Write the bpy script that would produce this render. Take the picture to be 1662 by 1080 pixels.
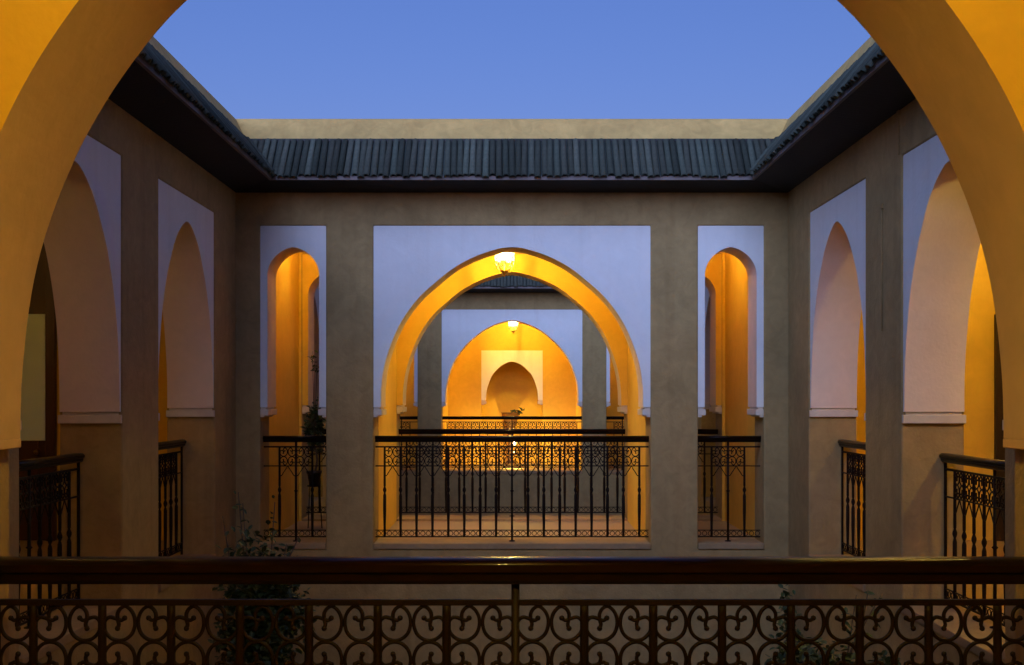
import bpy, math, random
from mathutils import Vector, Matrix

for _o in list(bpy.data.objects):
    bpy.data.objects.remove(_o)
random.seed(7)
scene = bpy.context.scene
COL = scene.collection
R = math.radians

# ------------------------------------------------------------------ main measures (metres)
FLOOR = 3.30            # upper gallery floor above the courtyard ground
E = FLOOR + 1.40        # eye height
T = 0.42                # wall thickness
HW = 2.575              # half width of the courtyard
Y0F, Y0 = 2.47, 2.89    # wall the camera looks through (gallery face, courtyard face)
Y1, Y1B = 10.80, 11.22  # wall at the far end of the courtyard
Y2, Y2B = 12.96, 13.38  # next wall, behind the back gallery
Y3, Y3B = 21.28, 21.70  # far wall of the second courtyard
Y4 = 23.43              # last wall with the alcove
XO = 5.60               # outer walls
SPR = E - 0.105         # spring of the arches
APX = E + 1.391         # apex of the arches
PTOP = E + 1.59         # top of the white panels
WTOP = E + 2.375        # top of the walls under the parapet

# ------------------------------------------------------------------ camera
cam_d = bpy.data.cameras.new('camera')
cam = bpy.data.objects.new('camera', cam_d)
COL.objects.link(cam)
cam.location = (0, 0, E)
cam.rotation_euler = (R(90), 0, 0)
cam_d.sensor_width = 36
cam_d.lens = 36 * 1879 / 1662
cam_d.shift_y = 103 / 1662
cam_d.clip_start = 0.05
cam_d.clip_end = 2000
scene.camera = cam

# ------------------------------------------------------------------ sky, dusk light, exposure
world = bpy.data.worlds.new('World')
scene.world = world
world.use_nodes = True
wn = world.node_tree.nodes
wl = world.node_tree.links
wn.clear()
w_out = wn.new('ShaderNodeOutputWorld')
w_bg = wn.new('ShaderNodeBackground')
sky = wn.new('ShaderNodeTexSky')
sky.sky_type = 'NISHITA'
sky.sun_disc = False
SUN_EL, SUN_ROT = 1.0, 180.0
sky.sun_elevation = R(SUN_EL)
sky.sun_rotation = R(SUN_ROT)
sky.altitude = 400
sky.air_density = 1.0
sky.dust_density = 0.5
sky.ozone_density = 4.0
w_bg.inputs['Strength'].default_value = 0.143
w_mx = wn.new('ShaderNodeMix'); w_mx.data_type = 'RGBA'; w_mx.blend_type = 'MULTIPLY'   # white balance of the dusk sky
w_mx.inputs['Factor'].default_value = 1.0
w_mx.inputs['B'].default_value = (1.72, 0.93, 1.03, 1)
wl.new(sky.outputs['Color'], w_mx.inputs['A'])
wl.new(w_mx.outputs['Result'], w_bg.inputs['Color'])
wl.new(w_bg.outputs['Background'], w_out.inputs['Surface'])

sun_d = bpy.data.lights.new('sun', 'SUN')
sun_d.energy = 1.0
sun_d.angle = R(62)
sun_d.color = (0.41, 0.54, 0.97)
sun = bpy.data.objects.new('sun', sun_d)
COL.objects.link(sun)
sun.location = (0, -20, 30)
sun.rotation_euler = (R(90 - 21), 0, R(-20))

scene.view_settings.view_transform = 'Standard'
scene.view_settings.look = 'None'
scene.view_settings.gamma = 1.0
scene.view_settings.use_curve_mapping = False
scene.view_settings.exposure = 2.0
LAMP = 3.1      # common factor of all lantern lights

scene.cycles.use_denoising = True
scene.cycles.max_bounces = 7
scene.cycles.diffuse_bounces = 4
scene.cycles.glossy_bounces = 2
scene.cycles.sample_clamp_indirect = 4.0

# ------------------------------------------------------------------ helpers: things and parts
def link(name, data, parent=None, loc=None, rot=None):
    o = bpy.data.objects.new(name, data)
    COL.objects.link(o)
    if parent is not None:
        o.parent = parent
    if loc is not None:
        o.location = loc
    if rot is not None:
        o.rotation_euler = rot
    return o

def tag(o, label=None, cat=None, group=None, kind=None):
    if label: o['label'] = label
    if cat: o['category'] = cat
    if group: o['group'] = group
    if kind: o['kind'] = kind
    return o

def thing(name, label, cat, loc=(0, 0, 0), rz=0.0, group=None):
    o = link(name, None, None, loc, (0, 0, rz))
    o.empty_display_size = 0.1
    return tag(o, label, cat, group, 'thing')

class MB:
    """collects geometry for one mesh"""
    def __init__(s):
        s.v, s.f, s.m, s.sm = [], [], [], []
    def face(s, idx, m=0, smooth=False):
        s.f.append(idx); s.m.append(m); s.sm.append(smooth)
    def quad(s, a, b, c, d, m=0):
        n = len(s.v); s.v += [a, b, c, d]; s.face((n, n+1, n+2, n+3), m)
    def box(s, x0, x1, y0, y1, z0, z1, m=0):
        n = len(s.v)
        s.v += [(x0,y0,z0),(x1,y0,z0),(x1,y1,z0),(x0,y1,z0),(x0,y0,z1),(x1,y0,z1),(x1,y1,z1),(x0,y1,z1)]
        for q in ((0,3,2,1),(4,5,6,7),(0,1,5,4),(1,2,6,5),(2,3,7,6),(3,0,4,7)):
            s.face(tuple(n+i for i in q), m)
    def tube(s, pts, r, sides=6, m=0, closed=False, smooth=True, rad=None):
        pts = [Vector(p) for p in pts]
        k = len(pts); n = len(s.v)
        up = None
        for i, p in enumerate(pts):
            a = pts[i-1] if (i or closed) else pts[i]
            b = pts[(i+1) % k] if (i < k-1 or closed) else pts[i]
            t = (b - a)
            t = t.normalized() if t.length > 1e-9 else Vector((0, 0, 1))
            if up is None:
                up = t.orthogonal().normalized()
            up = (up - t * up.dot(t))
            up = up.normalized() if up.length > 1e-6 else t.orthogonal().normalized()
            w = t.cross(up)
            rr = rad[i] if rad else r
            for j in range(sides):
                a_ = 2 * math.pi * (j + 0.5) / sides
                s.v.append(tuple(p + (up * math.cos(a_) + w * math.sin(a_)) * rr))
        for i in range(k if closed else k-1):
            for j in range(sides):
                j2 = (j+1) % sides; i2 = (i+1) % k
                s.face((n+i*sides+j, n+i*sides+j2, n+i2*sides+j2, n+i2*sides+j), m, smooth)
        if not closed:
            s.face(tuple(n+j for j in reversed(range(sides))), m)
            s.face(tuple(n+(k-1)*sides+j for j in range(sides)), m)
    def lathe(s, prof, sides=16, m=0, c=(0, 0, 0), smooth=True):
        n = len(s.v)
        for r, z in prof:
            for j in range(sides):
                a = 2*math.pi*j/sides
                s.v.append((c[0]+r*math.cos(a), c[1]+r*math.sin(a), c[2]+z))
        for i in range(len(prof)-1):
            for j in range(sides):
                j2 = (j+1) % sides
                s.face((n+i*sides+j, n+i*sides+j2, n+(i+1)*sides+j2, n+(i+1)*sides+j), m, smooth)
    def mesh(s, name, mats):
        me = bpy.data.meshes.new(name)
        me.from_pydata(s.v, [], s.f)
        for mt in (mats if isinstance(mats, (list, tuple)) else [mats]):
            me.materials.append(mt)
        me.polygons.foreach_set('material_index', s.m)
        me.polygons.foreach_set('use_smooth', s.sm)
        me.update()
        return me
    def build(s, name, mats, parent=None, loc=None, rot=None, bevel=0.0):
        o = link(name, s.mesh(name, mats), parent, loc, rot)
        if bevel:
            b = o.modifiers.new('bevel', 'BEVEL')
            b.width = bevel; b.segments = 3; b.limit_method = 'ANGLE'; b.angle_limit = R(40)
        return o

# ------------------------------------------------------------------ materials
def nodes(mat):
    mat.use_nodes = True
    nt = mat.node_tree
    return nt, nt.nodes['Principled BSDF']

def setp(b, k, v):
    if k in b.inputs:
        b.inputs[k].default_value = v

def plaster(name, col, var=0.18, bump=0.25, rough=0.85, streak=0.0, dirt=(0.6, 0.52, 0.45)):
    mat = bpy.data.materials.new(name)
    nt, b = nodes(mat)
    N, L = nt.nodes, nt.links
    geo = N.new('ShaderNodeNewGeometry')
    n1 = N.new('ShaderNodeTexNoise'); n1.inputs['Scale'].default_value = 1.7
    n1.inputs['Detail'].default_value = 5; n1.inputs['Roughness'].default_value = 0.65
    L.new(geo.outputs['Position'], n1.inputs['Vector'])
    n2 = N.new('ShaderNodeTexNoise'); n2.inputs['Scale'].default_value = 45
    n2.inputs['Detail'].default_value = 2
    L.new(geo.outputs['Position'], n2.inputs['Vector'])
    r1 = N.new('ShaderNodeMapRange')
    r1.inputs['From Min'].default_value = 0.3; r1.inputs['From Max'].default_value = 0.7
    L.new(n1.outputs['Fac'], r1.inputs['Value'])
    mx = N.new('ShaderNodeMix'); mx.data_type = 'RGBA'
    mx.inputs['A'].default_value = (*[c*(1-var) for c in col], 1)
    mx.inputs['B'].default_value = (*[min(1, c*(1+var)) for c in col], 1)
    L.new(r1.outputs['Result'], mx.inputs['Factor'])
    last = mx.outputs['Result']
    n4 = N.new('ShaderNodeTexNoise'); n4.inputs['Scale'].default_value = 7.5
    n4.inputs['Detail'].default_value = 3; n4.inputs['Distortion'].default_value = 1.2
    L.new(geo.outputs['Position'], n4.inputs['Vector'])
    r4 = N.new('ShaderNodeMapRange')
    r4.inputs['From Min'].default_value = 0.35; r4.inputs['From Max'].default_value = 0.7
    r4.inputs['To Min'].default_value = 1 - var*0.9; r4.inputs['To Max'].default_value = 1.0 + var*0.35
    L.new(n4.outputs['Fac'], r4.inputs['Value'])
    m4 = N.new('ShaderNodeVectorMath'); m4.operation = 'SCALE'
    L.new(last, m4.inputs[0]); L.new(r4.outputs['Result'], m4.inputs['Scale'])
    last = m4.outputs['Vector']
    if streak:
        mp = N.new('ShaderNodeMapping'); mp.inputs['Scale'].default_value = (7, 7, 0.35)
        L.new(geo.outputs['Position'], mp.inputs['Vector'])
        n3 = N.new('ShaderNodeTexNoise'); n3.inputs['Scale'].default_value = 1.0
        n3.inputs['Detail'].default_value = 3
        L.new(mp.outputs['Vector'], n3.inputs['Vector'])
        r3 = N.new('ShaderNodeMapRange')
        r3.inputs['From Min'].default_value = 0.52; r3.inputs['From Max'].default_value = 0.78
        r3.inputs['To Max'].default_value = streak
        L.new(n3.outputs['Fac'], r3.inputs['Value'])
        mx2 = N.new('ShaderNodeMix'); mx2.data_type = 'RGBA'; mx2.blend_type = 'MULTIPLY'
        mx2.inputs['B'].default_value = (*dirt, 1)
        L.new(r3.outputs['Result'], mx2.inputs['Factor'])
        L.new(last, mx2.inputs['A'])
        last = mx2.outputs['Result']
    L.new(last, b.inputs['Base Color'])
    setp(b, 'Roughness', rough); setp(b, 'Specular IOR Level', 0.25)
    ad = N.new('ShaderNodeMath'); ad.operation = 'MULTIPLY_ADD'
    ad.inputs[1].default_value = 0.35
    L.new(n2.outputs['Fac'], ad.inputs[0]); L.new(n1.outputs['Fac'], ad.inputs[2])
    bp = N.new('ShaderNodeBump'); bp.inputs['Strength'].default_value = bump
    bp.inputs['Distance'].default_value = 0.03
    L.new(ad.outputs['Value'], bp.inputs['Height'])
    L.new(bp.outputs['Normal'], b.inputs['Normal'])
    return mat

def simple(name, col, rough=0.5, metal=0.0, var=0.25, scale=12.0, bump=0.0, spec=0.5, rand=0.0, coat=0.0, stretch=None):
    mat = bpy.data.materials.new(name)
    nt, b = nodes(mat)
    N, L = nt.nodes, nt.links
    tc = N.new('ShaderNodeTexCoord')
    src = tc.outputs['Object']
    if stretch:
        mp = N.new('ShaderNodeMapping'); mp.inputs['Scale'].default_value = stretch
        L.new(src, mp.inputs['Vector']); src = mp.outputs['Vector']
    n1 = N.new('ShaderNodeTexNoise'); n1.inputs['Scale'].default_value = scale
    n1.inputs['Detail'].default_value = 4
    L.new(src, n1.inputs['Vector'])
    mx = N.new('ShaderNodeMix'); mx.data_type = 'RGBA'
    mx.inputs['A'].default_value = (*[c*(1-var) for c in col], 1)
    mx.inputs['B'].default_value = (*[min(1, c*(1+var)) for c in col], 1)
    L.new(n1.outputs['Fac'], mx.inputs['Factor'])
    last = mx.outputs['Result']
    if rand:
        oi = N.new('ShaderNodeObjectInfo')
        mr = N.new('ShaderNodeMapRange')
        mr.inputs['To Min'].default_value = 1 - rand; mr.inputs['To Max'].default_value = 1 + rand
        L.new(oi.outputs['Random'], mr.inputs['Value'])
        hs = N.new('ShaderNodeHueSaturation')
        L.new(mr.outputs['Result'], hs.inputs['Value'])
        mr2 = N.new('ShaderNodeMapRange')
        mr2.inputs['To Min'].default_value = 0.46; mr2.inputs['To Max'].default_value = 0.54
        fr = N.new('ShaderNodeMath'); fr.operation = 'MULTIPLY'; fr.inputs[1].default_value = 17.3
        fr2 = N.new('ShaderNodeMath'); fr2.operation = 'FRACT'
        L.new(oi.outputs['Random'], fr.inputs[0]); L.new(fr.outputs[0], fr2.inputs[0])
        L.new(fr2.outputs[0], mr2.inputs['Value'])
        L.new(mr2.outputs['Result'], hs.inputs['Hue'])
        L.new(last, hs.inputs['Color'])
        last = hs.outputs['Color']
    L.new(last, b.inputs['Base Color'])
    setp(b, 'Roughness', rough); setp(b, 'Metallic', metal); setp(b, 'Specular IOR Level', spec)
    setp(b, 'Coat Weight', coat); setp(b, 'Coat Roughness', 0.05)
    if bump:
        bp = N.new('ShaderNodeBump'); bp.inputs['Strength'].default_value = bump
        bp.inputs['Distance'].default_value = 0.01
        L.new(n1.outputs['Fac'], bp.inputs['Height'])
        L.new(bp.outputs['Normal'], b.inputs['Normal'])
    return mat

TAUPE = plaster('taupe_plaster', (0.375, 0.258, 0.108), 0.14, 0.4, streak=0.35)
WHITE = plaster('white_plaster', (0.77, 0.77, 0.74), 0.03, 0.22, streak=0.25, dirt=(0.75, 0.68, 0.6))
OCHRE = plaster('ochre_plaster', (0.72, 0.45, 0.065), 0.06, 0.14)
TRIM = plaster('cream_trim_plaster', (0.66, 0.58, 0.48), 0.08, 0.15)
SILLM = plaster('brown_sill_plaster', (0.34, 0.23, 0.12), 0.12, 0.2)
JAMB = plaster('warm_light_jamb_plaster', (0.76, 0.63, 0.53), 0.04, 0.22)  # white plaster of the reveals, warm lamp light put into its colour
NEARJAMB = plaster('amber_light_jamb_plaster', (0.64, 0.44, 0.22), 0.07, 0.12)  # near arch reveal: white plaster with the amber lamplight mixed into its colour
COPING = plaster('parapet_plaster', (0.58, 0.40, 0.135), 0.15, 0.3, streak=0.3)
TILE = simple('green_glazed_tile', (0.070, 0.080, 0.062), 0.8, var=0.55, scale=25, bump=0.3, rand=0.5, spec=0.1)
DECK = simple('roof_bedding', (0.05, 0.07, 0.06), 0.7, var=0.3)
FASCIA = simple('weathered_fascia', (0.16, 0.13, 0.12), 0.7, var=0.45, scale=6)
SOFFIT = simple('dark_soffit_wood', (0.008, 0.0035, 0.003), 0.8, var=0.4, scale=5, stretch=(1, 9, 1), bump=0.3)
BLACK = simple('black_strip', (0.01, 0.01, 0.01), 0.6)
RAILWOOD = simple('varnished_dark_wood', (0.006, 0.0016, 0.0012), 0.3, var=0.4, scale=8, stretch=(0.6, 8, 8), coat=0.25, bump=0.02, spec=0.06)
IRON = simple('brown_wrought_iron', (0.009, 0.0035, 0.002), 0.6, var=0.35, scale=40, spec=0.15, bump=0.15)
DOORWOOD = simple('maroon_door_wood', (0.055, 0.012, 0.010), 0.45, var=0.35, scale=6, stretch=(8, 8, 0.7), bump=0.1)
DARKWOOD = simple('black_brown_door_wood', (0.022, 0.010, 0.007), 0.45, var=0.35, scale=6, stretch=(8, 8, 0.7), bump=0.1)
PALE = simple('pale_frosted_pane', (0.62, 0.76, 1.0), 0.35, var=0.06, scale=4)
BRASS = simple('aged_brass', (0.32, 0.19, 0.06), 0.35, metal=1.0, var=0.3, scale=60)
CLAY = simple('terracotta', (0.36, 0.15, 0.07), 0.75, var=0.25, scale=9, bump=0.2)
URNCLAY = simple('dark_brown_clay', (0.13, 0.06, 0.02), 0.7, var=0.25, scale=9, bump=0.2)
LEAF = simple('dark_green_leaf', (0.03, 0.055, 0.018), 0.5, var=0.5, scale=3, spec=0.4)
LEAF2 = simple('olive_green_leaf', (0.075, 0.10, 0.035), 0.5, var=0.4, scale=3, spec=0.4)
BARK = simple('bark', (0.09, 0.06, 0.04), 0.85, var=0.4, scale=25, bump=0.5)
EARTH = simple('soil', (0.05, 0.035, 0.025), 0.95, var=0.4, scale=30, bump=0.5)
FLOORM = simple('polished_terracotta_floor', (0.34, 0.225, 0.10), 0.5, var=0.2, scale=1.2)
GROUNDM = simple('courtyard_paving', (0.22, 0.16, 0.11), 0.6, var=0.3, scale=1.5)
LAND = simple('dry_land', (0.24, 0.17, 0.10), 0.9, var=0.3, scale=0.05)

def glow(name, col, strength):
    mat = bpy.data.materials.new(name)
    mat.use_nodes = True
    nt = mat.node_tree; nt.nodes.clear()
    o = nt.nodes.new('ShaderNodeOutputMaterial'); e = nt.nodes.new('ShaderNodeEmission')
    e.inputs['Color'].default_value = (*col, 1); e.inputs['Strength'].default_value = strength
    nt.links.new(e.outputs[0], o.inputs['Surface'])
    mat.cycles.emission_sampling = 'NONE'
    return mat
BULB = glow('lamp_bulb', (1.0, 0.82, 0.5), 16.0)

def frosted(name):
    mat = bpy.data.materials.new(name)
    mat.use_nodes = True
    nt = mat.node_tree; nt.nodes.clear()
    o = nt.nodes.new('ShaderNodeOutputMaterial')
    t = nt.nodes.new('ShaderNodeBsdfTransparent'); t.inputs['Color'].default_value = (0.95, 0.93, 0.88, 1)
    d = nt.nodes.new('ShaderNodeBsdfTranslucent'); d.inputs['Color'].default_value = (0.95, 0.9, 0.8, 1)
    g = nt.nodes.new('ShaderNodeBsdfGlossy'); g.inputs['Roughness'].default_value = 0.15
    m = nt.nodes.new('ShaderNodeMixShader'); m.inputs[0].default_value = 0.22
    m2 = nt.nodes.new('ShaderNodeMixShader'); m2.inputs[0].default_value = 0.06
    nt.links.new(t.outputs[0], m.inputs[1]); nt.links.new(d.outputs[0], m.inputs[2])
    nt.links.new(m.outputs[0], m2.inputs[1]); nt.links.new(g.outputs[0], m2.inputs[2])
    nt.links.new(m2.outputs[0], o.inputs['Surface'])
    return mat
GLASS = frosted('frosted_lantern_glass')
CLEAR = frosted('clear_lantern_glass')
CLEAR.node_tree.nodes['Mix Shader'].inputs[0].default_value = 0.0

# ------------------------------------------------------------------ ground, slabs
def structure(name, mb, mat, bevel=0.0):
    o = mb.build(name, mat, bevel=bevel)
    o['kind'] = 'structure'
    return o

m = MB(); m.quad((-600,-600,-0.05),(600,-600,-0.05),(600,600,-0.05),(-600,600,-0.05)); structure('ground', m, LAND)
m = MB(); m.quad((-XO,-0.6,0),(XO,-0.6,0),(XO,24,0),(-XO,24,0)); structure('courtyard_floor', m, GROUNDM)

ZF0, ZF1 = FLOOR - 0.30, FLOOR
ZC0, ZC1 = E + 1.90, E + 2.15
XI = HW + T
def slab(name, z0, z1, mat):
    # a ring of slabs round both courtyards, one mesh per storey level
    m = MB()
    g = 0.001
    for (x0, x1, y0, y1) in ((-XO, XO, -0.6, Y0F - g), (-XO, -XI - g, Y0F + g, Y1B), (XI + g, XO, Y0F + g, Y1B),
                             (-XI, XI, Y1B + g, Y2 - g), (-XO, -XI - g, Y1B + g, Y3B), (XI + g, XO, Y1B + g, Y3B),
                             (-XO, XO, Y3B + g, Y4 + 1.5)):
        m.box(x0, x1, y0, y1, z0, z1)
    return structure(name, m, mat)
slab('gallery_floor', ZF0, ZF1, FLOORM)
slab('gallery_ceiling', ZC0, ZC1, OCHRE)

# ------------------------------------------------------------------ walls with openings
def cellwall(us, zs, solid, t0, t1, axis, m_front=0, m_back=0, m_side=0):
    """grid wall: u along the wall, z up, extruded from t0 to t1. axis 'x': u=X, t=Y; axis 'y': u=Y, t=X"""
    mb = MB()
    def P(u, t, z):
        return (u, t, z) if axis == 'x' else (t, u, z)
    ids = {}
    def V(i, j, k):
        if (i, j, k) not in ids:
            ids[(i, j, k)] = len(mb.v)
            mb.v.append(P(us[i], (t0, t1)[k], zs[j]))
        return ids[(i, j, k)]
    nu, nz = len(us)-1, len(zs)-1
    S = lambda i, j: 0 <= i < nu and 0 <= j < nz and solid(0.5*(us[i]+us[i+1]), 0.5*(zs[j]+zs[j+1]))
    flip = (axis == 'y')
    def F(ids_, m):
        mb.face(tuple(reversed(ids_)) if flip else tuple(ids_), m)
    for i in range(nu):
        for j in range(nz):
            if not S(i, j): continue
            F((V(i,j,0),V(i+1,j,0),V(i+1,j+1,0),V(i,j+1,0)), m_front)
            F((V(i,j,1),V(i,j+1,1),V(i+1,j+1,1),V(i+1,j,1)), m_back)
            if not S(i-1,j): F((V(i,j,0),V(i,j+1,0),V(i,j+1,1),V(i,j,1)), m_side)
            if not S(i+1,j): F((V(i+1,j,0),V(i+1,j,1),V(i+1,j+1,1),V(i+1,j+1,0)), m_side)
            if not S(i,j-1): F((V(i,j,0),V(i,j,1),V(i+1,j,1),V(i+1,j,0)), m_side)
            if not S(i,j+1): F((V(i,j+1,0),V(i+1,j+1,0),V(i+1,j+1,1),V(i,j+1,1)), m_side)
    return mb

BIG = [(0, 1), (.05, .9965), (.10, .9895), (.22, .960), (.34, .918), (.46, .862), (.58, .785), (.695, .700), (.79, .603), (.86, .510),
       (.915, .410), (.956, .310), (.982, .215), (.997, .11), (1, 0.04), (1, 0)]
def smooth_curve(pts, n=4):
    out = []
    for i in range(len(pts)-1):
        p0 = pts[max(i-1, 0)]; p1 = pts[i]; p2 = pts[i+1]; p3 = pts[min(i+2, len(pts)-1)]
        if i == 0: p0 = (2*p1[0]-p2[0], 2*p1[1]-p2[1])
        for k in range(n):
            t = k/n
            out.append(tuple(0.5*((2*p1[c]) + (-p0[c]+p2[c])*t + (2*p0[c]-5*p1[c]+4*p2[c]-p3[c])*t*t + (-p0[c]+3*p1[c]-3*p2[c]+p3[c])*t**3) for c in (0, 1)))
    out.append(pts[-1])
    return out
BIGC = smooth_curve(BIG)

def arch_curve(kind, a, spr=None, apx=None):
    spr = SPR if spr is None else spr; apx = APX if apx is None else apx
    """list of (u, z) from the apex to the spring for half span a"""
    if kind == 'big':
        ph = random.uniform(0, 6.28)
        out = []
        for k, (u, v) in enumerate(BIGC):
            q = k/len(BIGC); wob = 0.0035*math.sin(q*9+ph)*math.sin(q*math.pi) + 0.0018*math.sin(q*23+2*ph)*math.sin(q*math.pi)
            out.append((u*a + wob*u, spr + v*(apx-spr) + wob*(1-u)))
        return out
    pts = []
    h = a * 1.08                                     # small arch: slightly pointed head on straight jambs
    for k in range(19):
        t = math.pi/2 * k/18
        u = math.sin(t); v = math.cos(t)
        pts.append((u*a, apx - h*(1-v) - 0.06*a*math.sin(2*t)))
    pts.append((a, spr))
    return pts

def arch_panel(parent, c, w, a, t0, t1, axis, kind, ins0=0.012, ins1=0.012, spr=None, apx=None, top=None, m0=0, m1=0, mats=None, name='arch_panel', trim=None):
    """white infill with an arched hole; c centre, w half width of the opening, a half span"""
    spr = SPR if spr is None else spr; top = PTOP if top is None else top
    crv = arch_curve(kind, a, spr, apx)
    full = [(-u, z) for u, z in reversed(crv)] + crv[1:]
    mb = MB()
    ta, tb = t0 + ins0, t1 - ins1
    def P(u, t, z):
        return (c+u, t, z) if axis == 'x' else (t, c+u, z)
    flip = axis == 'y'
    def Q(pts, mm):
        n = len(mb.v); mb.v += [P(*p) for p in pts]
        ix = tuple(range(n, n+4)); mb.face(tuple(reversed(ix)) if flip else ix, mm)
    tp = top - 0.0
    cols = [(-w, spr), (-a, spr)] + full[1:-1] + [(a, spr), (w, spr)]
    for (u0, z0), (u1, z1) in zip(cols, cols[1:]):
        if u1 - u0 > 1e-6:
            Q([(u0, ta, z0), (u1, ta, z1), (u1, ta, tp), (u0, ta, tp)], m0)
            Q([(u0, tb, z0), (u0, tb, tp), (u1, tb, tp), (u1, tb, z1)], m1)
        Q([(u0, ta, z0), (u0, tb, z0), (u1, tb, z1), (u1, ta, z1)], 2)
    o = mb.build(name, mats or [WHITE, OCHRE, JAMB], parent)
    # impost mouldings under both legs
    for sg in (-1, 1):
        mo = MB()
        leg = w - a
        steps = [(-0.014, -0.012, spr-0.020, spr-0.0005), (0.008, 0.010, spr-0.076, spr-0.020)]
        if leg > 0.04: steps += [(-leg*0.45, 0.003, spr-0.094, spr-0.076)]
        if trim: steps = [(0.001, 0.004, spr-0.024, spr-0.0005)]
        for (du, dt, z0, z1) in steps:
            ua, ub = sorted((sg*(a-du), sg*(w-0.0005)))
            y0, y1 = ta-dt, tb+dt
            if axis == 'x': mo.box(c+ua, c+ub, y0, y1, z0, z1)
            else: mo.box(y0, y1, c+ua, c+ub, z0, z1)
        mo.build('impost_moulding', trim or TRIM, o, bevel=0.003)
    return o

def sill(parent, c, w, t0, t1, axis):
    mb = MB()
    z0, z1 = FLOOR-0.03, FLOOR+0.026
    if axis == 'x': mb.box(c-w+0.001, c+w-0.001, t0-0.015, t1+0.004, z0+0.001, z1)
    else: mb.box(t0-0.015, t1+0.015, c-w+0.001, c+w-0.001, z0+0.001, z1)
    return mb.build('sill', SILLM, parent, bevel=0.006)

def uniq(vals):
    out = []
    for v in sorted(vals):
        if not out or v - out[-1] > 1e-5: out.append(v)
    return out

CEN = (0.0, 1.293, 1.224)                 # centre, half opening, half span
SML = (2.043, 0.307, 0.2415)
def cross_wall(label, ya, yb, court_side, cen=CEN, jamb=None):
    """wall across the view; court_side -1: courtyard on the -Y side, +1: on the +Y side"""
    t = thing('arcade_wall', label, 'wall', (0, 0, 0))
    ops = [cen[:2], (SML[0], SML[1]), (-SML[0], SML[1])]
    us = uniq([-XI, XI] + [c+s*w for c, w in ops for s in (-1, 1)])
    zs = uniq([0, FLOOR-0.03, PTOP, WTOP])
    def solid(u, z):
        return not (FLOOR-0.03 < z < PTOP and any(abs(u-c) < w for c, w in ops))
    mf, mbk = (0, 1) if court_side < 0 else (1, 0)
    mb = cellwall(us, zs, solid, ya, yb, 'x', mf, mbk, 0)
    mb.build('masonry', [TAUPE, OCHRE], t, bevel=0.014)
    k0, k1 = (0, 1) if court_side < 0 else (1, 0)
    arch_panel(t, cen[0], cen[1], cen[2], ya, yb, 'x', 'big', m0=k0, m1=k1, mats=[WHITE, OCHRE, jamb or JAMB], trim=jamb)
    for s in (-1, 1):
        arch_panel(t, s*SML[0], SML[1], SML[2], ya, yb, 'x', 'small', m0=k0, m1=k1)
    for c, w in ops:
        sill(t, c, w, ya, yb, 'x')
    return t

SIDE_ARCH = []      # (near edge, far edge) of the three openings measured from the camera-side wall face
for k in range(3):
    SIDE_ARCH.append((3.673 + k*2.385 - Y0, 5.27 + k*2.385 - Y0))
def side_wall(label, sgn, ys, ye):
    t = thing('arcade_wall', label, 'wall')
    ops = [(0.5*(ys+a+ys+b), 0.5*(b-a)) for a, b in SIDE_ARCH]
    us = uniq([ys, ye] + [c+s*w for c, w in ops for s in (-1, 1)])
    zs = uniq([0, FLOOR-0.03, PTOP, WTOP])
    def solid(u, z):
        return not (FLOOR-0.03 < z < PTOP and any(abs(u-c) < w for c, w in ops))
    t0, t1 = (HW, XI) if sgn > 0 else (-XI, -HW)
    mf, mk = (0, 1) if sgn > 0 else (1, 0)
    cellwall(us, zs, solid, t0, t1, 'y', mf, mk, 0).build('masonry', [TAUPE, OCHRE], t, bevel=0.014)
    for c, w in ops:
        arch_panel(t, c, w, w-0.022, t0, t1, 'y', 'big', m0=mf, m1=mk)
        sill(t, c, w, t0, t1, 'y')
    return t, ops

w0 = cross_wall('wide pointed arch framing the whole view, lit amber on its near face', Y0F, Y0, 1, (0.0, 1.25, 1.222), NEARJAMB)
w1 = cross_wall('taupe wall with one wide and two narrow white-panelled arches, facing across the courtyard', Y1, Y1B, -1)
w2 = cross_wall('amber-lit arcade wall seen through the wide arch behind the first hanging lantern', Y2, Y2B, 1)
w3 = cross_wall('most distant taupe wall with white-panelled arch, seen through the middle arches', Y3, Y3B, -1)
sl, OPS_A = side_wall('shadowy left courtyard wall with pointed white-panelled arches', -1, Y0, Y1)
sr, _ = side_wall('right courtyard wall with pointed arches and peach-lit jambs', 1, Y0, Y1)
sl2, OPS_B = side_wall('left side wall of the second courtyard, glimpsed through the narrow left arch', -1, Y2B, Y3)
sr2, _ = side_wall('right side wall of the second courtyard, glimpsed through the narrow right arch', 1, Y2B, Y3)

# ------------------------------------------------------------------ parapets and tiled eaves
def ring_pt(side, o, end, ys, ye):
    """corner of the courtyard ring at overhang o; side in back/front/left/right, end 0 or 1"""
    if side == 'back': return ((-HW+o) if end == 0 else (HW-o), ye-o)
    if side == 'front': return ((HW-o) if end == 0 else (-HW+o), ys+o)
    if side == 'left': return (-HW+o, (ys+o) if end == 0 else (ye-o))
    return (HW-o, (ye-o) if end == 0 else (ys+o))

def sweep(name, prof, side, ys, ye, mat, parent):
    mb = MB()
    n = len(prof)
    for e in (0, 1):
        for o, z in prof:
            x, y = ring_pt(side, o, e, ys, ye)
            mb.v.append((x, y, z))
    for i in range(n):
        j = (i+1) % n
        mb.face((i, j, n+j, n+i))
    mb.face(tuple(reversed(range(n)))); mb.face(tuple(range(n, 2*n)))
    o = mb.build(name, mat, parent)
    return o

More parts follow.
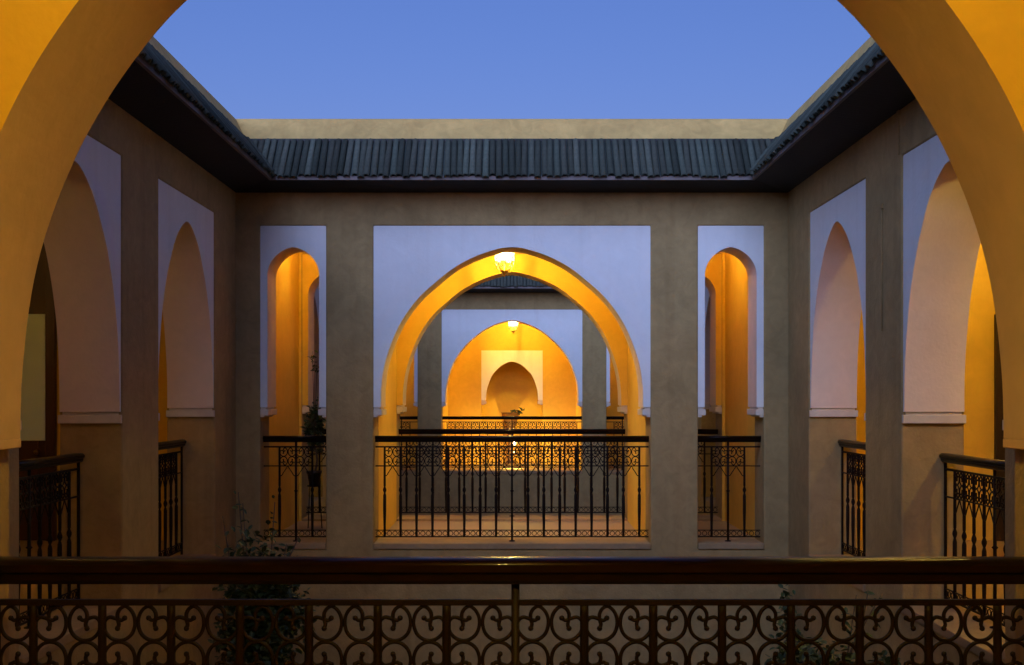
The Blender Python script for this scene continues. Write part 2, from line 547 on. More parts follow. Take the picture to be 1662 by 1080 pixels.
OE, OT = 0.42, 0.125
ZE, ZT = E + 1.985, E + 2.352
TILE_SP = 0.0585
def tile_mesh(length, r=0.029):
    mb = MB()
    ang = [R(a) for a in (-8, 28, 62, 90, 118, 152, 188)]
    th = 0.008
    for y in (0.0, -length):
        rr = r * (0.92 if y == 0 else 1.06)
        for a in ang: mb.v.append((rr*math.cos(a), y, rr*math.sin(a)))
        for a in ang: mb.v.append(((rr-th)*math.cos(a), y, (rr-th)*math.sin(a)))
    k = len(ang)
    for i in range(k-1):
        mb.face((i, 2*k+i, 2*k+i+1, i+1), 0, True)
        mb.face((k+i, k+i+1, 3*k+i+1, 3*k+i), 0, True)
        mb.face((2*k+i, 3*k+i, 3*k+i+1, 2*k+i+1), 0)
    mb.face((0, k, 3*k, 2*k)); mb.face((k-1, 2*k+k-1, 4*k-1, 2*k-1))
    return mb
TILE_CACHE = {}
def eave(label, side, ys, ye, tiles, wall):
    t = thing('tiled_eave', label, 'eave')
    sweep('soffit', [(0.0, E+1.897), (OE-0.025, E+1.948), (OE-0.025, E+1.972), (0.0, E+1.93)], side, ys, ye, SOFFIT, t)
    sweep('fascia', [(OE-0.024, E+1.938), (OE, E+1.938), (OE, E+1.974), (OE-0.024, E+1.974)], side, ys, ye, FASCIA, t)
    sweep('roof_bedding', [(OE-0.03, E+1.9745), (OE-0.004, E+1.9745), (OT, ZT-0.012), (0.0, ZT-0.012), (0.0, E+1.9745)], side, ys, ye, DECK, t)
    sweep('top_strip', [(0.0, ZT-0.0115), (OT+0.004, ZT-0.0115), (OT-0.004, E+2.374), (0.0, E+2.374)], side, ys, ye, BLACK, t)  # thin black strip between the tiles and the parapet
    pz = E + 2.5875
    sweep('parapet', [(0.112, E+2.3755), (0.005, pz-0.012), (-0.01, pz), (-T, pz), (-T, E+2.3755)], side, ys, ye, COPING, wall)
    if not tiles: return t
    L = (ye - ys) if side in ('left', 'right') else 2*HW
    slope = math.atan2(ZT-ZE, OE-OT)
    full = (OE - OT) / math.cos(slope) + 0.03
    n = int((L - 2*OT) / TILE_SP)
    big = MB()
    rz = {'back': 0, 'left': math.pi/2, 'right': -math.pi/2, 'front': math.pi}[side]
    for i in range(n):
        s = OT + (i + 0.5) * (L - 2*OT) / n
        o_end = min(OE + 0.012, s - 0.012, L - s - 0.012)
        frac = (o_end - OT) / (OE + 0.012 - OT)
        if frac < 0.06: continue
        a0 = ring_pt(side, 0, 0, ys, ye); a1 = ring_pt(side, 0, 1, ys, ye)
        px = a0[0] + (a1[0]-a0[0]) * s / L; py = a0[1] + (a1[1]-a0[1]) * s / L
        off = {'back': (0, -1), 'front': (0, 1), 'left': (1, 0), 'right': (-1, 0)}[side]
        top = Vector((px + off[0]*OT, py + off[1]*OT, ZT))
        jit = random.uniform(-0.004, 0.004)
        if frac > 0.999:
            key = random.choice((0, 1, 2))
            ln = full + (-0.012, 0.0, 0.014)[key]
        else:
            key = round(frac, 2); ln = full * frac
        rot = Matrix.Rotation(rz, 4, 'Z') @ Matrix.Rotation(slope, 4, 'X') @ Matrix.Rotation(random.uniform(-0.02, 0.02), 4, 'Z')
        if tiles == 'stuff':
            tm = tile_mesh(ln)
            nb = len(big.v)
            for v in tm.v:
                big.v.append(tuple(top + rot @ Vector(v)))
            for f, sm in zip(tm.f, tm.sm): big.face(tuple(nb+q for q in f), 0, sm)
            continue
        if key not in TILE_CACHE:
            TILE_CACHE[key] = tile_mesh(ln).mesh('roof_tile', TILE)
        o = link('roof_tile', TILE_CACHE[key], t)
        o.matrix_local = Matrix.Translation(top + Vector((off[1]*jit, off[0]*jit, jit))) @ rot
    if tiles == 'stuff' and big.v:
        o = big.build('roof_tiles', TILE, t); o['kind'] = 'stuff'
    # hip ridges at both mitres
    for e in (0, 1):
        x0, y0_ = ring_pt(side, OT, e, ys, ye); x1, y1_ = ring_pt(side, OE+0.01, e, ys, ye)
        if side in ('left', 'right'): continue
        hp = MB(); hp.tube([(x0, y0_, ZT+0.012), (x1, y1_, ZE+0.012)], 0.034, 8)
        hp.build('hip_ridge', TILE, t)
    return t

eave('green-tiled eave across the far side of the courtyard, under the beige parapet', 'back', Y0, Y1, 'each', w1)
eave('dark underside of the left courtyard eave running towards the viewer', 'left', Y0, Y1, 'each', sl)
eave('dark underside of the right courtyard eave running towards the viewer', 'right', Y0, Y1, 'each', sr)
eave('eave over the near arch, above the top of the picture', 'front', Y0, Y1, None, w0)
eave('distant grey-tiled eave visible under the crown of the wide arch', 'back', Y2B, Y3, 'stuff', w3)
eave('left eave of the second courtyard behind the narrow left arch', 'left', Y2B, Y3, None, sl2)
eave('right eave of the second courtyard behind the narrow right arch', 'right', Y2B, Y3, None, sr2)
eave('eave on the rear face of the lantern-lit arcade wall', 'front', Y2B, Y3, None, w2)

# roof over the galleries so that no sky enters
m = MB()
g = 0.002
for (x0, x1, y0, y1) in ((-XO, XO, -0.6, Y0F-g), (-XO, -XI-g, Y0F, Y1B), (XI+g, XO, Y0F, Y1B), (-XI, XI, Y1B+g, Y2-g),
                         (-XO, -XI-g, Y1B+g, Y3B), (XI+g, XO, Y1B+g, Y3B), (-XO, XO, Y3B+g, Y4+1.5)):
    m.box(x0, x1, y0, y1, ZC1+0.02, WTOP+0.05)
structure('flat_roof', m, COPING)

# ------------------------------------------------------------------ outer and partition walls of the galleries
def plain_wall(label, boxes, mat=OCHRE):
    t = thing('gallery_wall', label, 'wall')
    m = MB()
    for b in boxes: m.box(*b)
    m.build('masonry', mat, t)
    return t
ZW = ZC0 - 0.001
plain_wall('outer wall of the left gallery, in shadow behind the left arches', [(-XO-0.3, -XO, -0.6, Y4, 0, ZC1)])
plain_wall('outer wall of the right gallery, behind the right arches', [(XO, XO+0.3, -0.6, Y4, 0, ZC1)])
plain_wall('wall behind the viewer on the near gallery', [(-XO, XO, -0.9, -0.601, 0, ZC1)])
END = {}
for s, nm in ((-1, 'left'), (1, 'right')):
    a, b = sorted((s*(XI+0.001), s*(XO-0.001)))
    END[s] = plain_wall('amber end wall of the %s gallery beside the %s' % (nm, 'maroon door' if s < 0 else 'black door'), [(a, b, Y1B, Y1B+0.4, FLOOR+0.001, ZW)])
    a, b = sorted((s*2.386, s*(XI-0.001)))
    plain_wall('ochre flank wall seen inside the narrow %s arch' % nm, [(a, b, Y1B+0.001, Y2-0.001, FLOOR+0.001, ZW)])
    # cross pier between the wide bay and the narrow bay
    a, b = sorted((s*1.293, s*1.736))
    t = thing('gallery_pier', 'ochre pier on the %s of the wide bay behind the first lantern' % nm, 'pier')
    m = MB(); m.box(a, b, Y1B+0.001, Y2-0.001, FLOOR+0.001, ZW); m.build('masonry', OCHRE, t)
    a, b = sorted((s*1.293, s*1.736))
    plain_wall('ochre pier on the %s side of the farthest gallery bay' % nm, [(a, b, Y3B+0.001, Y4-0.001, FLOOR+0.001, ZW)])
    a, b = sorted((s*2.386, s*(XO-0.001)))
    plain_wall('ochre flank wall on the %s end of the farthest gallery' % nm, [(a, b, Y3B+0.001, Y4-0.001, FLOOR+0.001, ZW)])

# last wall with its arched alcove
NW, NTOP, NSPR, NAPX = 0.62, E+0.92, E-0.085, E+0.70
t = thing('gallery_wall', 'amber back wall with a small pale-framed arched alcove under the farthest lantern', 'wall')
us = [-XO, -NW, NW, XO]; zs = [FLOOR+0.001, NTOP, ZW]
cellwall(us, zs, lambda u, z: not (abs(u) < NW and z < NTOP), Y4, Y4+0.5, 'x').build('masonry', OCHRE, t)
arch_panel(t, 0, NW, 0.53, Y4-0.01, Y4+0.28, 'x', 'big', ins0=0.0, ins1=0.0, spr=NSPR, apx=NAPX, top=NTOP, mats=[WHITE, WHITE, WHITE], name='alcove_arch')
m = MB(); m.box(-NW-0.2, NW+0.2, Y4+0.75, Y4+0.95, FLOOR+0.001, ZW); m.box(-NW-0.2, -NW, Y4+0.501, Y4+0.749, FLOOR+0.001, ZW); m.box(NW, NW+0.2, Y4+0.501, Y4+0.749, FLOOR+0.001, ZW)
m.build('alcove_back', OCHRE, t)

# ------------------------------------------------------------------ doors at the ends of the side galleries
def door(wall, label, x0, x1, z0, z1, mat, pane):
    t = link('door', None, wall, ((x0+x1)/2, Y1B, FLOOR)); t['label'] = label
    w = x1-x0; h = z1-z0
    m = MB()
    fr = 0.09
    m.box(-w/2, -w/2+fr, -0.06, -0.001, 0.002, h); m.box(w/2-fr, w/2, -0.06, -0.001, 0.002, h); m.box(-w/2+fr, w/2-fr, -0.06, -0.001, h-fr, h)
    m.build('frame', mat, t, bevel=0.006)
    m = MB(); m.box(-w/2+fr+0.002, w/2-fr-0.002, -0.035, -0.002, 0.004, h-fr-0.002)
    leaf = m.build('door_leaf', mat, t, bevel=0.004)
    for (a, b, c, d) in ((0.08, 0.92, 0.05, 0.42), (0.08, 0.92, 0.48, 0.94)):
        lw = w-2*fr; lh = h-fr
        if pane and c > 0.4: continue
        m = MB(); m.box(-w/2+fr+a*lw, -w/2+fr+b*lw, -0.05, -0.0345, c*lh, d*lh)
        m.build('panel', mat, t, bevel=0.008)
    if pane:
        pz0, pz1 = pane
        m = MB(); m.box(-w/2+fr-0.0, w/2-fr, -0.066, -0.037, pz0-FLOOR, pz1-FLOOR)
        p = m.build('pane', PALE, t, bevel=0.004); p['label'] = 'pale frosted upper pane'
    m = MB(); m.lathe([(0.0, 0.0), (0.012, 0.0), (0.012, 0.04), (0.026, 0.05), (0.026, 0.07), (0.0, 0.08)], 12)
    k = m.build('handle', BRASS, t, (w/2-fr-0.07, -0.035, 0.86), (R(90), 0, 0))
    return t
door(END[-1], 'tall maroon wooden door with a pale upper pane, behind the left arches', -5.45, -4.41, FLOOR, E+1.75, DOORWOOD, (E-0.43, E+0.79))
door(END[1], 'plain black-brown wooden door at the end of the right gallery', 4.67, 5.55, FLOOR, E+0.79, DARKWOOD, None)

# ------------------------------------------------------------------ wrought-iron railings
RAIL_TOP = E - 0.376 - FLOOR      # height of the handrail above the floor
MESHES = {}
SCROLL = [(-.12, -.30), (-.04, -.06), (-.12, .26), (-.11, .58), (.08, .86), (.40, .97), (.74, .74), (.95, .34), (.97, -.14), (.79, -.60), (.42, -.90), (0, -1.0),
          (-.46, -.89), (-.84, -.55), (-.97, -.12), (-.86, .20), (-.62, .35), (-.35, .31), (-.10, .22), (.14, .17), (.33, .30)]
SCROLLC = smooth_curve(SCROLL, 3)
def scroll_pts(rx, rz):
    return [(x*rx, 0.0, z*rz) for x, z in SCROLLC]
def get_meshes(sp):
    key = round(sp, 4)
    if key in MESHES: return MESHES[key]
    d = {}
    rx = sp/4 - 0.003; rz = 0.0405
    b = 0.0047
    for nm, sx, sz in (('a', 1, 1), ('b', -1, 1), ('c', 1, -1), ('d', -1, -1)):
        mb = MB(); mb.tube([(x*sx, y, z*sz) for x, y, z in scroll_pts(rx, rz)], b, 6)
        for e in (scroll_pts(rx, rz)[0], scroll_pts(rx, rz)[-1]):
            mb.lathe([(0, -0.0066), (0.005, -0.0045), (0.0066, 0), (0.005, 0.0045), (0, 0.0066)], 8, c=(e[0]*sx, 0, e[2]*sz))
        d['scroll_'+nm] = mb.mesh('scroll', IRON)
    # heart between band and baluster
    for nm, sx in (('l', -1), ('r', 1)):
        mb = MB()
        pts = []
        for i in range(20):
            t = i/19
            pts.append((sx*(sp/2-0.004)*(1-t)**0.8*(0.9+0.1*math.cos(t*6)), 0, -0.09*math.sin(t*math.pi/2)))
        mb.tube(pts, 0.0045, 5)
        d['heart_'+nm] = mb.mesh('curved_bracket', IRON)
    MESHES[key] = d
    return d
def baluster_mesh(z0, z1):
    key = ('bal', round(z1-z0, 3))
    if key in MESHES: return MESHES[key]
    mb = MB(); h = z1-z0
    r = 0.0112
    zc = h-0.40
    prof = [(0.001, 0), (r, 0.0), (r, 0.05), (0.012, 0.06), (r, 0.075), (r*1.35, zc*0.55), (r*1.3, zc-0.055), (0.011, zc-0.04), (0.008, zc-0.03),
            (0.0165, zc-0.006), (0.0165, zc+0.006), (0.008, zc+0.03), (0.011, zc+0.04), (r, zc+0.055), (r*0.9, h-0.02), (r*0.9, h), (0.001, h)]
    mb.lathe(prof, 8)
    MESHES[key] = mb.mesh('baluster', IRON)
    return MESHES[key]

def railing(label, loc, rz, width, sp, n_half=None, group=None, detail='full', ext=0.0, half=False):
    """local x along the rail, z from the floor"""
    t = thing('balcony_railing', label, 'railing', loc, rz, group)
    hw = width/2
    zt = RAIL_TOP
    # moulded handrail
    top = [(0.037*q/10, zt-0.014*abs(q/10)**4) for q in range(-10, 11)]
    pr = top + [(0.037, zt-0.030), (0.027, zt-0.036), (0.027, zt-0.050), (0.019, zt-0.060), (-0.019, zt-0.060), (-0.027, zt-0.050), (-0.027, zt-0.036), (-0.037, zt-0.030)]
    mb = MB(); n = len(pr)
    for x in (-hw-ext, hw+ext):
        for y, z in pr: mb.v.append((x, y, z))
    for i in range(n):
        j = (i+1) % n; mb.face((i, n+i, n+j, j), 0, i < len(top)-1)
    mb.face(tuple(range(n))); mb.face(tuple(reversed(range(n, 2*n))))
    mb.build('handrail', RAILWOOD, t)
    zb1 = zt-0.112          # underside of the upper bar
    zm = zb1 - 0.168        # below the two scroll rows
    z0 = 0.075              # bottom bar
    ys = 0.0
    def bar(name, za, zb, th=0.007):
        m = MB(); m.box(-hw, hw, -th, th, za, zb); m.build(name, IRON, t, bevel=0.0015)
    bar('upper_bar', zb1, zb1+0.014)
    bar('middle_bar', zm-0.0105, zm-0.0005, 0.0055)
    bar('lower_bar', z0+0.052, z0+0.060, 0.005)
    bar('bottom_bar', z0-0.012, z0)
    if n_half is None: n_half = int((hw-0.02)/sp)
    xs = [i*sp for i in range(-n_half, n_half+1)]
    if detail == 'joined':
        mm = MB()
    dm = get_meshes(sp)
    bm_ = baluster_mesh(z0, zb1)
    for i, x in enumerate(xs):
        if abs(x) > 1e-6:
            if detail == 'joined':
                mm.tube([(x, 0, z0), (x, 0, zb1)], 0.0075, 6)
            else: link('baluster', bm_, t, (x, 0, z0))
    m = MB()
    m.tube([(0, 0, 0.026), (0, 0, zt-0.06)], 0.0105, 8); m.lathe([(0.0, -0.02), (0.02, 0.0), (0.0, 0.02)], 10, c=(0, 0, zb1-0.41))
    m.lathe([(0.03, 0), (0.03, 0.006), (0.012, 0.012)], 10, c=(0, 0, 0.026))
    m.build('post', IRON, t)
    for sg in ((-1, 1) if rz else ()):
        m = MB(); m.box(-0.008, 0.008, -0.008, 0.008, 0.027, zt-0.06)
        m.build('end_post', IRON, t, (sg*(hw-0.012), 0, 0))
    for i in range(len(xs)-1):
        xa = xs[i]; xm = xa + sp/2
        for r_, zz in ((0, zb1-0.042), (1, zb1-0.126)):
            q1, q2 = (('a', 'b'), ('c', 'd'))[r_]
            for cx, q in ((xa+sp*0.25, q1), (xa+sp*0.75, q2)):
                if detail == 'joined':
                    pts = scroll_pts(sp/4-0.003, 0.0405)[::2]
                    sx = 1 if q in 'ac' else -1; sz = 1 if q in 'ab' else -1
                    mm.tube([(cx+p[0]*sx, 0, zz+p[2]*sz) for p in pts], 0.006, 4)
                else: link('scroll', dm['scroll_'+q], t, (cx, 0, zz))
        if detail != 'joined':
            for x_, q in ((xa, 'r'), (xa+sp, 'l')):
                link('curved_bracket', dm['heart_'+q], t, (x_, 0, zm-0.010))
    if half:
        for sg in (-1, 1):
            xe = sg*(n_half+0.25)*sp
            link('scroll', dm['scroll_'+('a' if sg > 0 else 'b')], t, (xe, 0, zb1-0.042))
            link('scroll', dm['scroll_'+('c' if sg > 0 else 'd')], t, (xe, 0, zb1-0.126))
            link('baluster', bm_, t, (sg*(n_half+0.5)*sp+sg*0.006, 0, z0))
    # narrow running scroll along the bottom
    m = MB()
    k = int(2*hw/0.052)
    for i in range(k):
        cx = -hw + (i+0.5)*2*hw/k
        m.tube([(cx+0.022*math.cos(R(a)), 0, z0+0.026+0.022*math.sin(R(a))) for a in range(0, 360, 45)], 0.0035, 4, closed=True)
    m.build('bottom_scroll_border', IRON, t)['kind'] = 'stuff'
    if detail == 'joined':
        mm.build('balusters_and_scrolls', IRON, t)['kind'] = 'stuff'
    return t

FZ = FLOOR
railing('near railing with dark glossy handrail across the bottom of the picture', (0.008, (Y0F+Y0)/2+0.02, FZ), 0, 2.496, 0.1606, 7, half=True)
railing('long scrolled railing in the wide arch at the far side of the courtyard', (0, (Y1+Y1B)/2-0.06, FZ), 0, 2.582, 0.1505, 8)
for s, nm in ((-1, 'left'), (1, 'right')):
    railing('short scrolled railing in the narrow %s arch of the far courtyard wall' % nm, (s*SML[0], (Y1+Y1B)/2-0.06, FZ), 0, 0.610, 0.155, 1)
railing('railing behind the first hanging lantern, just above the long one', (0, (Y2+Y2B)/2+0.05, FZ), 0, 2.582, 0.1505, 8)
for s, nm in ((-1, 'left'), (1, 'right')):
    railing('short railing of the wall behind, in the narrow %s arch' % nm, (s*SML[0], (Y2+Y2B)/2+0.05, FZ), 0, 0.610, 0.155, 1)
railing('most distant railing below the farthest lantern', (0, (Y3+Y3B)/2-0.05, FZ), 0, 2.582, 0.1505, 8, detail='joined')
for s, nm in ((-1, 'left'), (1, 'right')):
    railing('short distant railing %s of the farthest arch' % nm, (s*SML[0], (Y3+Y3B)/2-0.05, FZ), 0, 0.610, 0.155, 1, detail='joined')
for s, nm in ((-1, 'left'), (1, 'right')):
    for k, (c, w) in enumerate(OPS_A):
        if k == 0: continue
        railing('railing in the %s pointed arch of the %s courtyard wall' % (('', 'nearer', 'farther')[k], nm),
                (s*(HW+0.285), c, FZ), math.pi/2, 2*w-0.01, 0.155, None)
    for k, (c, w) in enumerate(OPS_B):
        railing('railing in the %s arch of the second courtyard, %s side' % (('nearest', 'middle', 'farthest')[k], nm),
                (s*(HW+0.285), c, FZ), math.pi/2, 2*w-0.01, 0.155, None, detail='joined')

# ------------------------------------------------------------------ lanterns
def lantern(label, loc, power, scale=1.0, color=(1.0, 0.74, 0.15), group='hanging lanterns'):
    """hangs from the gallery ceiling; loc is the centre of the glass body"""
    t = thing('hanging_lantern', label, 'lantern', loc, random.uniform(0, 0.3), group)
    S = scale
    m = MB(); n = 8
    prof = [(0.060, 0.115), (0.094, 0.085), (0.100, 0.0), (0.094, -0.03)]
    low = [(0.094, -0.03), (0.086, -0.07), (0.066, -0.105), (0.034, -0.132)]
    def pt(r, z, j): a = 2*math.pi*j/n; return (r*S*math.cos(a), r*S*math.sin(a), z*S)
    for i in range(len(prof)-1):
        for j in range(n):
            m.quad(pt(*prof[i], j), pt(*prof[i+1], j), pt(*prof[i+1], j+1), pt(*prof[i], j+1))
    gb = m.build('glass_body', GLASS, t)
    for j in range(n):
        m = MB(); m.tube([Vector(pt(r*1.015, z, j)) for r, z in prof + low[1:]], 0.0034*S, 5)
        m.build('rib', BRASS, gb)
    for r, z in ((0.062, 0.116), (0.103, 0.0), (0.096, -0.03)):
        m = MB(); m.tube([(r*S*math.cos(R(a)), r*S*math.sin(R(a)), z*S) for a in range(0, 360, 15)], 0.004*S, 5, closed=True); m.build('ring', BRASS, gb)
    # scalloped skirt of small arcs under the belt
    m = MB()
    for j in range(n):
        a0 = 2*math.pi*j/n; 
        pts = []
        for k in range(9):
            q = k/8; a = a0 + q*2*math.pi/n
            z = -0.034 - 0.050*math.sin(q*math.pi)
            r = 0.095 - 0.25*(0.045*math.sin(q*math.pi))
            pts.append((r*S*math.cos(a), r*S*math.sin(a), z*S))
        m.tube(pts, 0.0036*S, 4)
    m.build('scalloped_skirt', BRASS, gb)
    m = MB(); m.lathe([(0.0, 0.165), (0.012, 0.165), (0.02, 0.15), (0.066, 0.118), (0.066, 0.110), (0.0, 0.110)], 16)
    m.v = [(x*S, y*S, z*S) for x, y, z in m.v]; m.build('crown', BRASS, t)
    m = MB(); m.lathe([(0.0, -0.185), (0.008, -0.175), (0.005, -0.165), (0.016, -0.15), (0.046, -0.126), (0.05, -0.118), (0.0, -0.122)], 12)
    m.v = [(x*S, y*S, z*S) for x, y, z in m.v]; m.build('finial', BRASS, t)
    m = MB(); top = ZC0 - loc[2] - 0.001
    m.tube([(0, 0, 0.163*S), (0, 0, top)], 0.004, 6); m.lathe([(0.0, top-0.03), (0.03, top-0.02), (0.045, top)], 12)
    m.build('chain', BRASS, t)
    m = MB()
    m.lathe([(0.0001, -0.05*S), (0.03*S, -0.04*S), (0.044*S, -0.01*S), (0.036*S, 0.03*S), (0.014*S, 0.06*S), (0.0001, 0.062*S)], 14)
    m.build('bulb', BULB, t, (0, 0, 0.04*S))
    ld = bpy.data.lights.new('lantern_light', 'POINT')
    ld.energy = power * LAMP; ld.color = color; ld.shadow_soft_size = 0.05*S
    l = link('lantern_light', ld, t, (0, 0, 0.045*S))
    return t
LZ = E + 1.40
lantern('glowing lantern under the crown of the wide arch, the nearer of the two in view', (-0.078, 12.10, E+1.435), 60, 1.05)
lantern('small distant glowing lantern above the alcove arch, the farther of the two in view', (0.025, 22.5, E+1.385), 58)
lantern('lantern of the near gallery, hanging above the picture', (0.0, 1.15, E+1.45), 70)
lantern('lantern in the right gallery beside the nearer pointed arch', (3.9, 5.6, E+1.40), 66)
lantern('lantern at the far end of the right gallery above the black door', (4.45, 10.2, E+1.40), 26)
lantern('unseen dim lantern added in the left gallery to light the arch jambs', (-3.9, 5.6, E+1.40), 6)  # added out of view to warm the left jambs
lantern('unseen dim lantern added in the left gallery to light the pale door pane', (-4.9, 8.2, E+1.45), 10)  # added out of view to brighten the pane of the left door
for s, nm in ((-1, 'left'), (1, 'right')):
    lantern('small lantern hidden high inside the narrow %s arch' % nm, (s*2.06, 12.1, E+1.72), 12, 0.8)
    lantern('small lantern hidden high in the farthest narrow %s bay' % nm, (s*2.06, 22.5, E+1.72), 14, 0.8)

# ------------------------------------------------------------------ plants
def leaf_cloud(name, mats, parent, centre, rad, n, size, seed, shape=None, sprigs=(), sfrom=0.45):
    rnd = random.Random(seed)
    mb = MB()
    # clumps spread through the volume
    clumps = []
    for _ in range(max(6, n//45)):
        while True:
            p = Vector((rnd.uniform(-1, 1), rnd.uniform(-1, 1), rnd.uniform(-1, 1)))
            if p.length < 1 and (shape is None or shape(p)): break
        clumps.append((p, rnd.uniform(0.16, 0.34)))
    for i in range(n + 9*len(sprigs)):
        c, cr = rnd.choice(clumps)
        d = Vector((rnd.gauss(0, 1), rnd.gauss(0, 1), rnd.gauss(0, 1))) * cr * 0.6
        p = c + d
        P = Vector((centre[0]+p.x*rad[0], centre[1]+p.y*rad[1], centre[2]+p.z*rad[2]))
        if i >= n:
            a_, b_ = sprigs[(i-n)//9]
            P = a_.lerp(b_, rnd.uniform(sfrom, 1.0)) + Vector([rnd.uniform(-.03, .03) for _ in range(3)])
        s = size * rnd.uniform(0.6, 1.3)
        rot = Matrix.Rotation(rnd.uniform(0, 6.28), 3, 'Z') @ Matrix.Rotation(rnd.uniform(-1.0, 0.9), 3, 'X') @ Matrix.Rotation(rnd.uniform(-0.6, 0.6), 3, 'Y')
        k = len(mb.v)
        for v in ((0, 0, 0), (0.28, 0.35, 0.05), (0.22, 0.75, 0.02), (0, 1.05, -0.10), (-0.22, 0.75, 0.02), (-0.28, 0.35, 0.05)):
            mb.v.append(tuple(P + rot @ (Vector(v)*s)))
        mi = 0 if rnd.random() < 0.7 else 1
        mb.face((k, k+1, k+2, k+3), mi); mb.face((k, k+3, k+4, k+5), mi)
    return mb.build(name, mats, parent)

def limbs(mb, base, top, r, targets, rnd):
    pts = []
    b, tp = Vector(base), Vector(top)
    for i in range(8):
        q = i/7
        p = b.lerp(tp, q) + Vector((math.sin(q*5+b.x)*0.03, math.cos(q*4)*0.03, 0))
        pts.append(p)
    mb.tube(pts, r, 8, rad=[r*(1-0.55*i/7) for i in range(8)])
    for tg in targets:
        q = rnd.uniform(0.55, 0.98)
        s = b.lerp(tp, q); e = Vector(tg)
        mid = s.lerp(e, 0.5) + Vector((0, 0, 0.06))
        mb.tube([s, mid, e], r*0.3, 5, rad=[r*0.4, r*0.25, r*0.1])

def pot(parent, r, h, loc=(0, 0, 0), mat=None):
    m = MB(); m.lathe([(0.001, 0), (r*0.68, 0), (r*0.98, h*0.82), (r*1.08, h*0.83), (r*1.1, h), (r*0.95, h), (r*0.92, h*0.9), (0.001, h*0.9)], 24)
    p = m.build('pot', mat or CLAY, parent, loc)
    m = MB(); m.lathe([(0.001, h*0.905), (r*0.9, h*0.902)], 20); m.build('soil', EARTH, parent, loc)
    return p

def shrub(name, label, loc, height, crown_c, rad, n, size, seed, potr=0.0, poth=0.0, cat='tree', sprigs=(), sfrom=0.45, potmat=None):
    rnd = random.Random(seed)
    t = thing(name, label, cat, loc)
    z0 = 0.0
    if potr: pot(t, potr, poth, mat=potmat or CLAY); z0 = poth*0.88
    mb = MB()
    tg = [(crown_c[0]+rnd.uniform(-.7, .7)*rad[0], crown_c[1]+rnd.uniform(-.7, .7)*rad[1], crown_c[2]+rnd.uniform(-.4, .8)*rad[2]) for _ in range(16)]
    tg += [s for s in sprigs]
    limbs(mb, (0, 0, z0), (crown_c[0], crown_c[1], crown_c[2]+rad[2]*0.3), max(0.012, 0.035*height/4), tg, rnd)
    mb.build('trunk', BARK, t)
    sp_ = [(Vector(crown_c), Vector(q)) for q in sprigs]
    leaf_cloud('crown', [LEAF, LEAF2], t, crown_c, rad, n, size, seed+1, sprigs=sp_, sfrom=sfrom)
    return t

PX = lambda px, y: (px-832)/1879*y
PZ = lambda py, y: E + (643-py)/1879*y
d = 8.7
bx, cz = PX(422, d), PZ(1000, d)
shrub('leafy_shrub', 'tall dark leafy shrub rising from the courtyard in front of the left corner', (bx, d, 0), 4.2,
      (0.0, 0, cz), (0.33, 0.30, 0.54), 4200, 0.060, 11, 0.3, 0.5,
      sprigs=[(PX(385, d)-bx, 0.05, PZ(800, d)), (PX(400, d)-bx, -0.1, PZ(815, d)), (PX(447, d)-bx, 0, PZ(815, d)), (PX(362, d)-bx, 0, PZ(838, d)), (PX(488, d)-bx, 0, PZ(868, d)), (PX(470, d)-bx, -0.1, PZ(880, d))])
d = 12.2
bx = PX(511, d)
STAND = 0.46
t = thing('plant_stand', 'thin black plant stand behind the narrow left railing', 'stand', (bx, d, FLOOR))
m = MB(); m.lathe([(0.001, STAND-0.012), (0.075, STAND-0.012), (0.075, STAND-0.002), (0.001, STAND-0.002)], 16); m.build('plate', IRON, t)
for k in range(3):
    a = 2*math.pi*k/3 + 0.5
    m = MB(); m.tube([(0.085*math.cos(a), 0.085*math.sin(a), 0.001), (0.06*math.cos(a), 0.06*math.sin(a), STAND-0.012)], 0.005, 6); m.build('leg', IRON, t)
shrub('potted_plant', 'dark leafy potted plant rising above the rail in the narrow left arch', (bx, d, FLOOR+STAND), 1.5,
      (0.0, 0, PZ(705, d)-FLOOR-STAND), (0.095, 0.09, 0.27), 640, 0.05, 23, 0.075, 0.15, cat='plant', sfrom=0.88, potmat=DARKWOOD,
      sprigs=[(0.0, 0, PZ(585, d)-FLOOR-STAND), (-0.03, 0.05, PZ(570, d)-FLOOR-STAND), (0.03, 0, PZ(590, d)-FLOOR-STAND), (0.04, 0, PZ(648, d)-FLOOR-STAND)])
d = 7.0
bx = PX(1405, d)
shrub('leafy_shrub', 'green shrub top showing through the near railing below the right wall', (bx-0.25, d, 0), 3.4,
      (0.05, 0, PZ(1125, d)), (0.40, 0.33, 0.36), 1500, 0.062, 31, 0.28, 0.45,
      sprigs=[(PX(1410, d)-bx+0.25, 0, PZ(958, d)), (PX(1395, d)-bx+0.25, 0.05, PZ(968, d)), (PX(1432, d)-bx+0.25, 0, PZ(965, d))])
d = 8.2
bx = PX(1281, d)
shrub('narrow_shrub', 'narrow dark cone-topped shrub under the right end of the far wall', (bx, d, 0), 3.4,
      (0, 0, PZ(1110, d)), (0.10, 0.10, 0.62), 700, 0.05, 41, 0.25, 0.4)

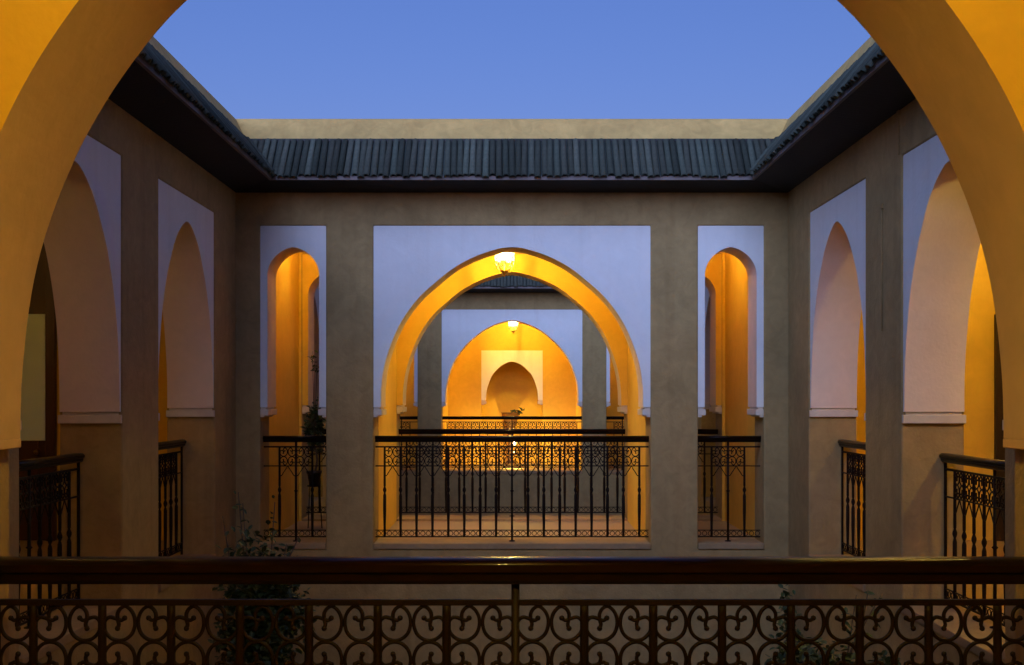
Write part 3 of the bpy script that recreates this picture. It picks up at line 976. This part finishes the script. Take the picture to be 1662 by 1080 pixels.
# low lantern on a stool before the far alcove; the flared urn behind it throws the wedge of shadow on the alcove wall
LY = Y4-0.5
t = thing('wooden_stool', 'small dark stool before the far alcove, under the low lantern', 'stool', (0.05, LY, FLOOR))
m = MB(); m.lathe([(0.001, 0.24), (0.15, 0.24), (0.155, 0.25), (0.15, 0.262), (0.001, 0.262)], 18); m.build('seat', DARKWOOD, t)
for k in range(3):
    a = 2*math.pi*k/3
    m = MB(); m.tube([(0.12*math.cos(a), 0.12*math.sin(a), 0.001), (0.08*math.cos(a), 0.08*math.sin(a), 0.239)], 0.011, 6); m.build('leg', DARKWOOD, t)
t = thing('table_lantern', 'low bright lantern glowing before the far alcove, behind the railings', 'lantern', (0.05, LY, FLOOR+0.263))
m = MB(); m.lathe([(0.001, 0), (0.09, 0), (0.09, 0.02), (0.07, 0.035), (0.001, 0.035)], 16); m.build('base', BRASS, t)
m = MB(); m.lathe([(0.07, 0.037), (0.085, 0.12), (0.08, 0.26)], 12); m.build('glass_body', CLEAR, t)
m = MB(); m.lathe([(0.0, 0.262), (0.088, 0.262), (0.092, 0.27), (0.04, 0.31), (0.006, 0.33), (0.001, 0.34)], 12); m.build('cap', BRASS, t)
m = MB(); m.lathe([(0.001, 0.17), (0.012, 0.175), (0.018, 0.20), (0.012, 0.225), (0.001, 0.23)], 12); m.build('bulb', BULB, t)
ld = bpy.data.lights.new('lantern_light', 'POINT'); ld.energy = 28.0*LAMP; ld.color = (1.0, 0.66, 0.13); ld.shadow_soft_size = 0.022
link('lantern_light', ld, t, (0, 0, 0.20))
d = Y4+0.30
t = thing('flared_urn', 'flared clay urn with a small green plant inside the far alcove', 'urn', (-0.03, d, FLOOR))
m = MB(); m.lathe([(0.001, 0), (0.12, 0), (0.11, 0.04), (0.05, 0.10), (0.045, 0.45), (0.07, 0.66), (0.115, 0.82), (0.185, 1.05), (0.20, 1.06), (0.17, 1.06), (0.11, 0.9), (0.001, 0.88)], 24); m.build('body', URNCLAY, t)
leaf_cloud('foliage', [LEAF2, LEAF], t, (0.12, 0, 1.08), (0.13, 0.10, 0.07), 110, 0.06, 53)

# thin surface conduits on the side walls
def conduit(wall, x, y, z0, z1):
    m = MB(); m.tube([(x, y, z0), (x, y, z1)], 0.0035, 6); m.box(x-0.008, x+0.008, y-0.02, y+0.02, z1, z1+0.035)
    m.build('conduit', TAUPE, wall)
conduit(sr, HW-0.006, 8.04, E+0.45, E+1.30)
conduit(sr, HW-0.006, 7.69, E+1.60, E+1.86)
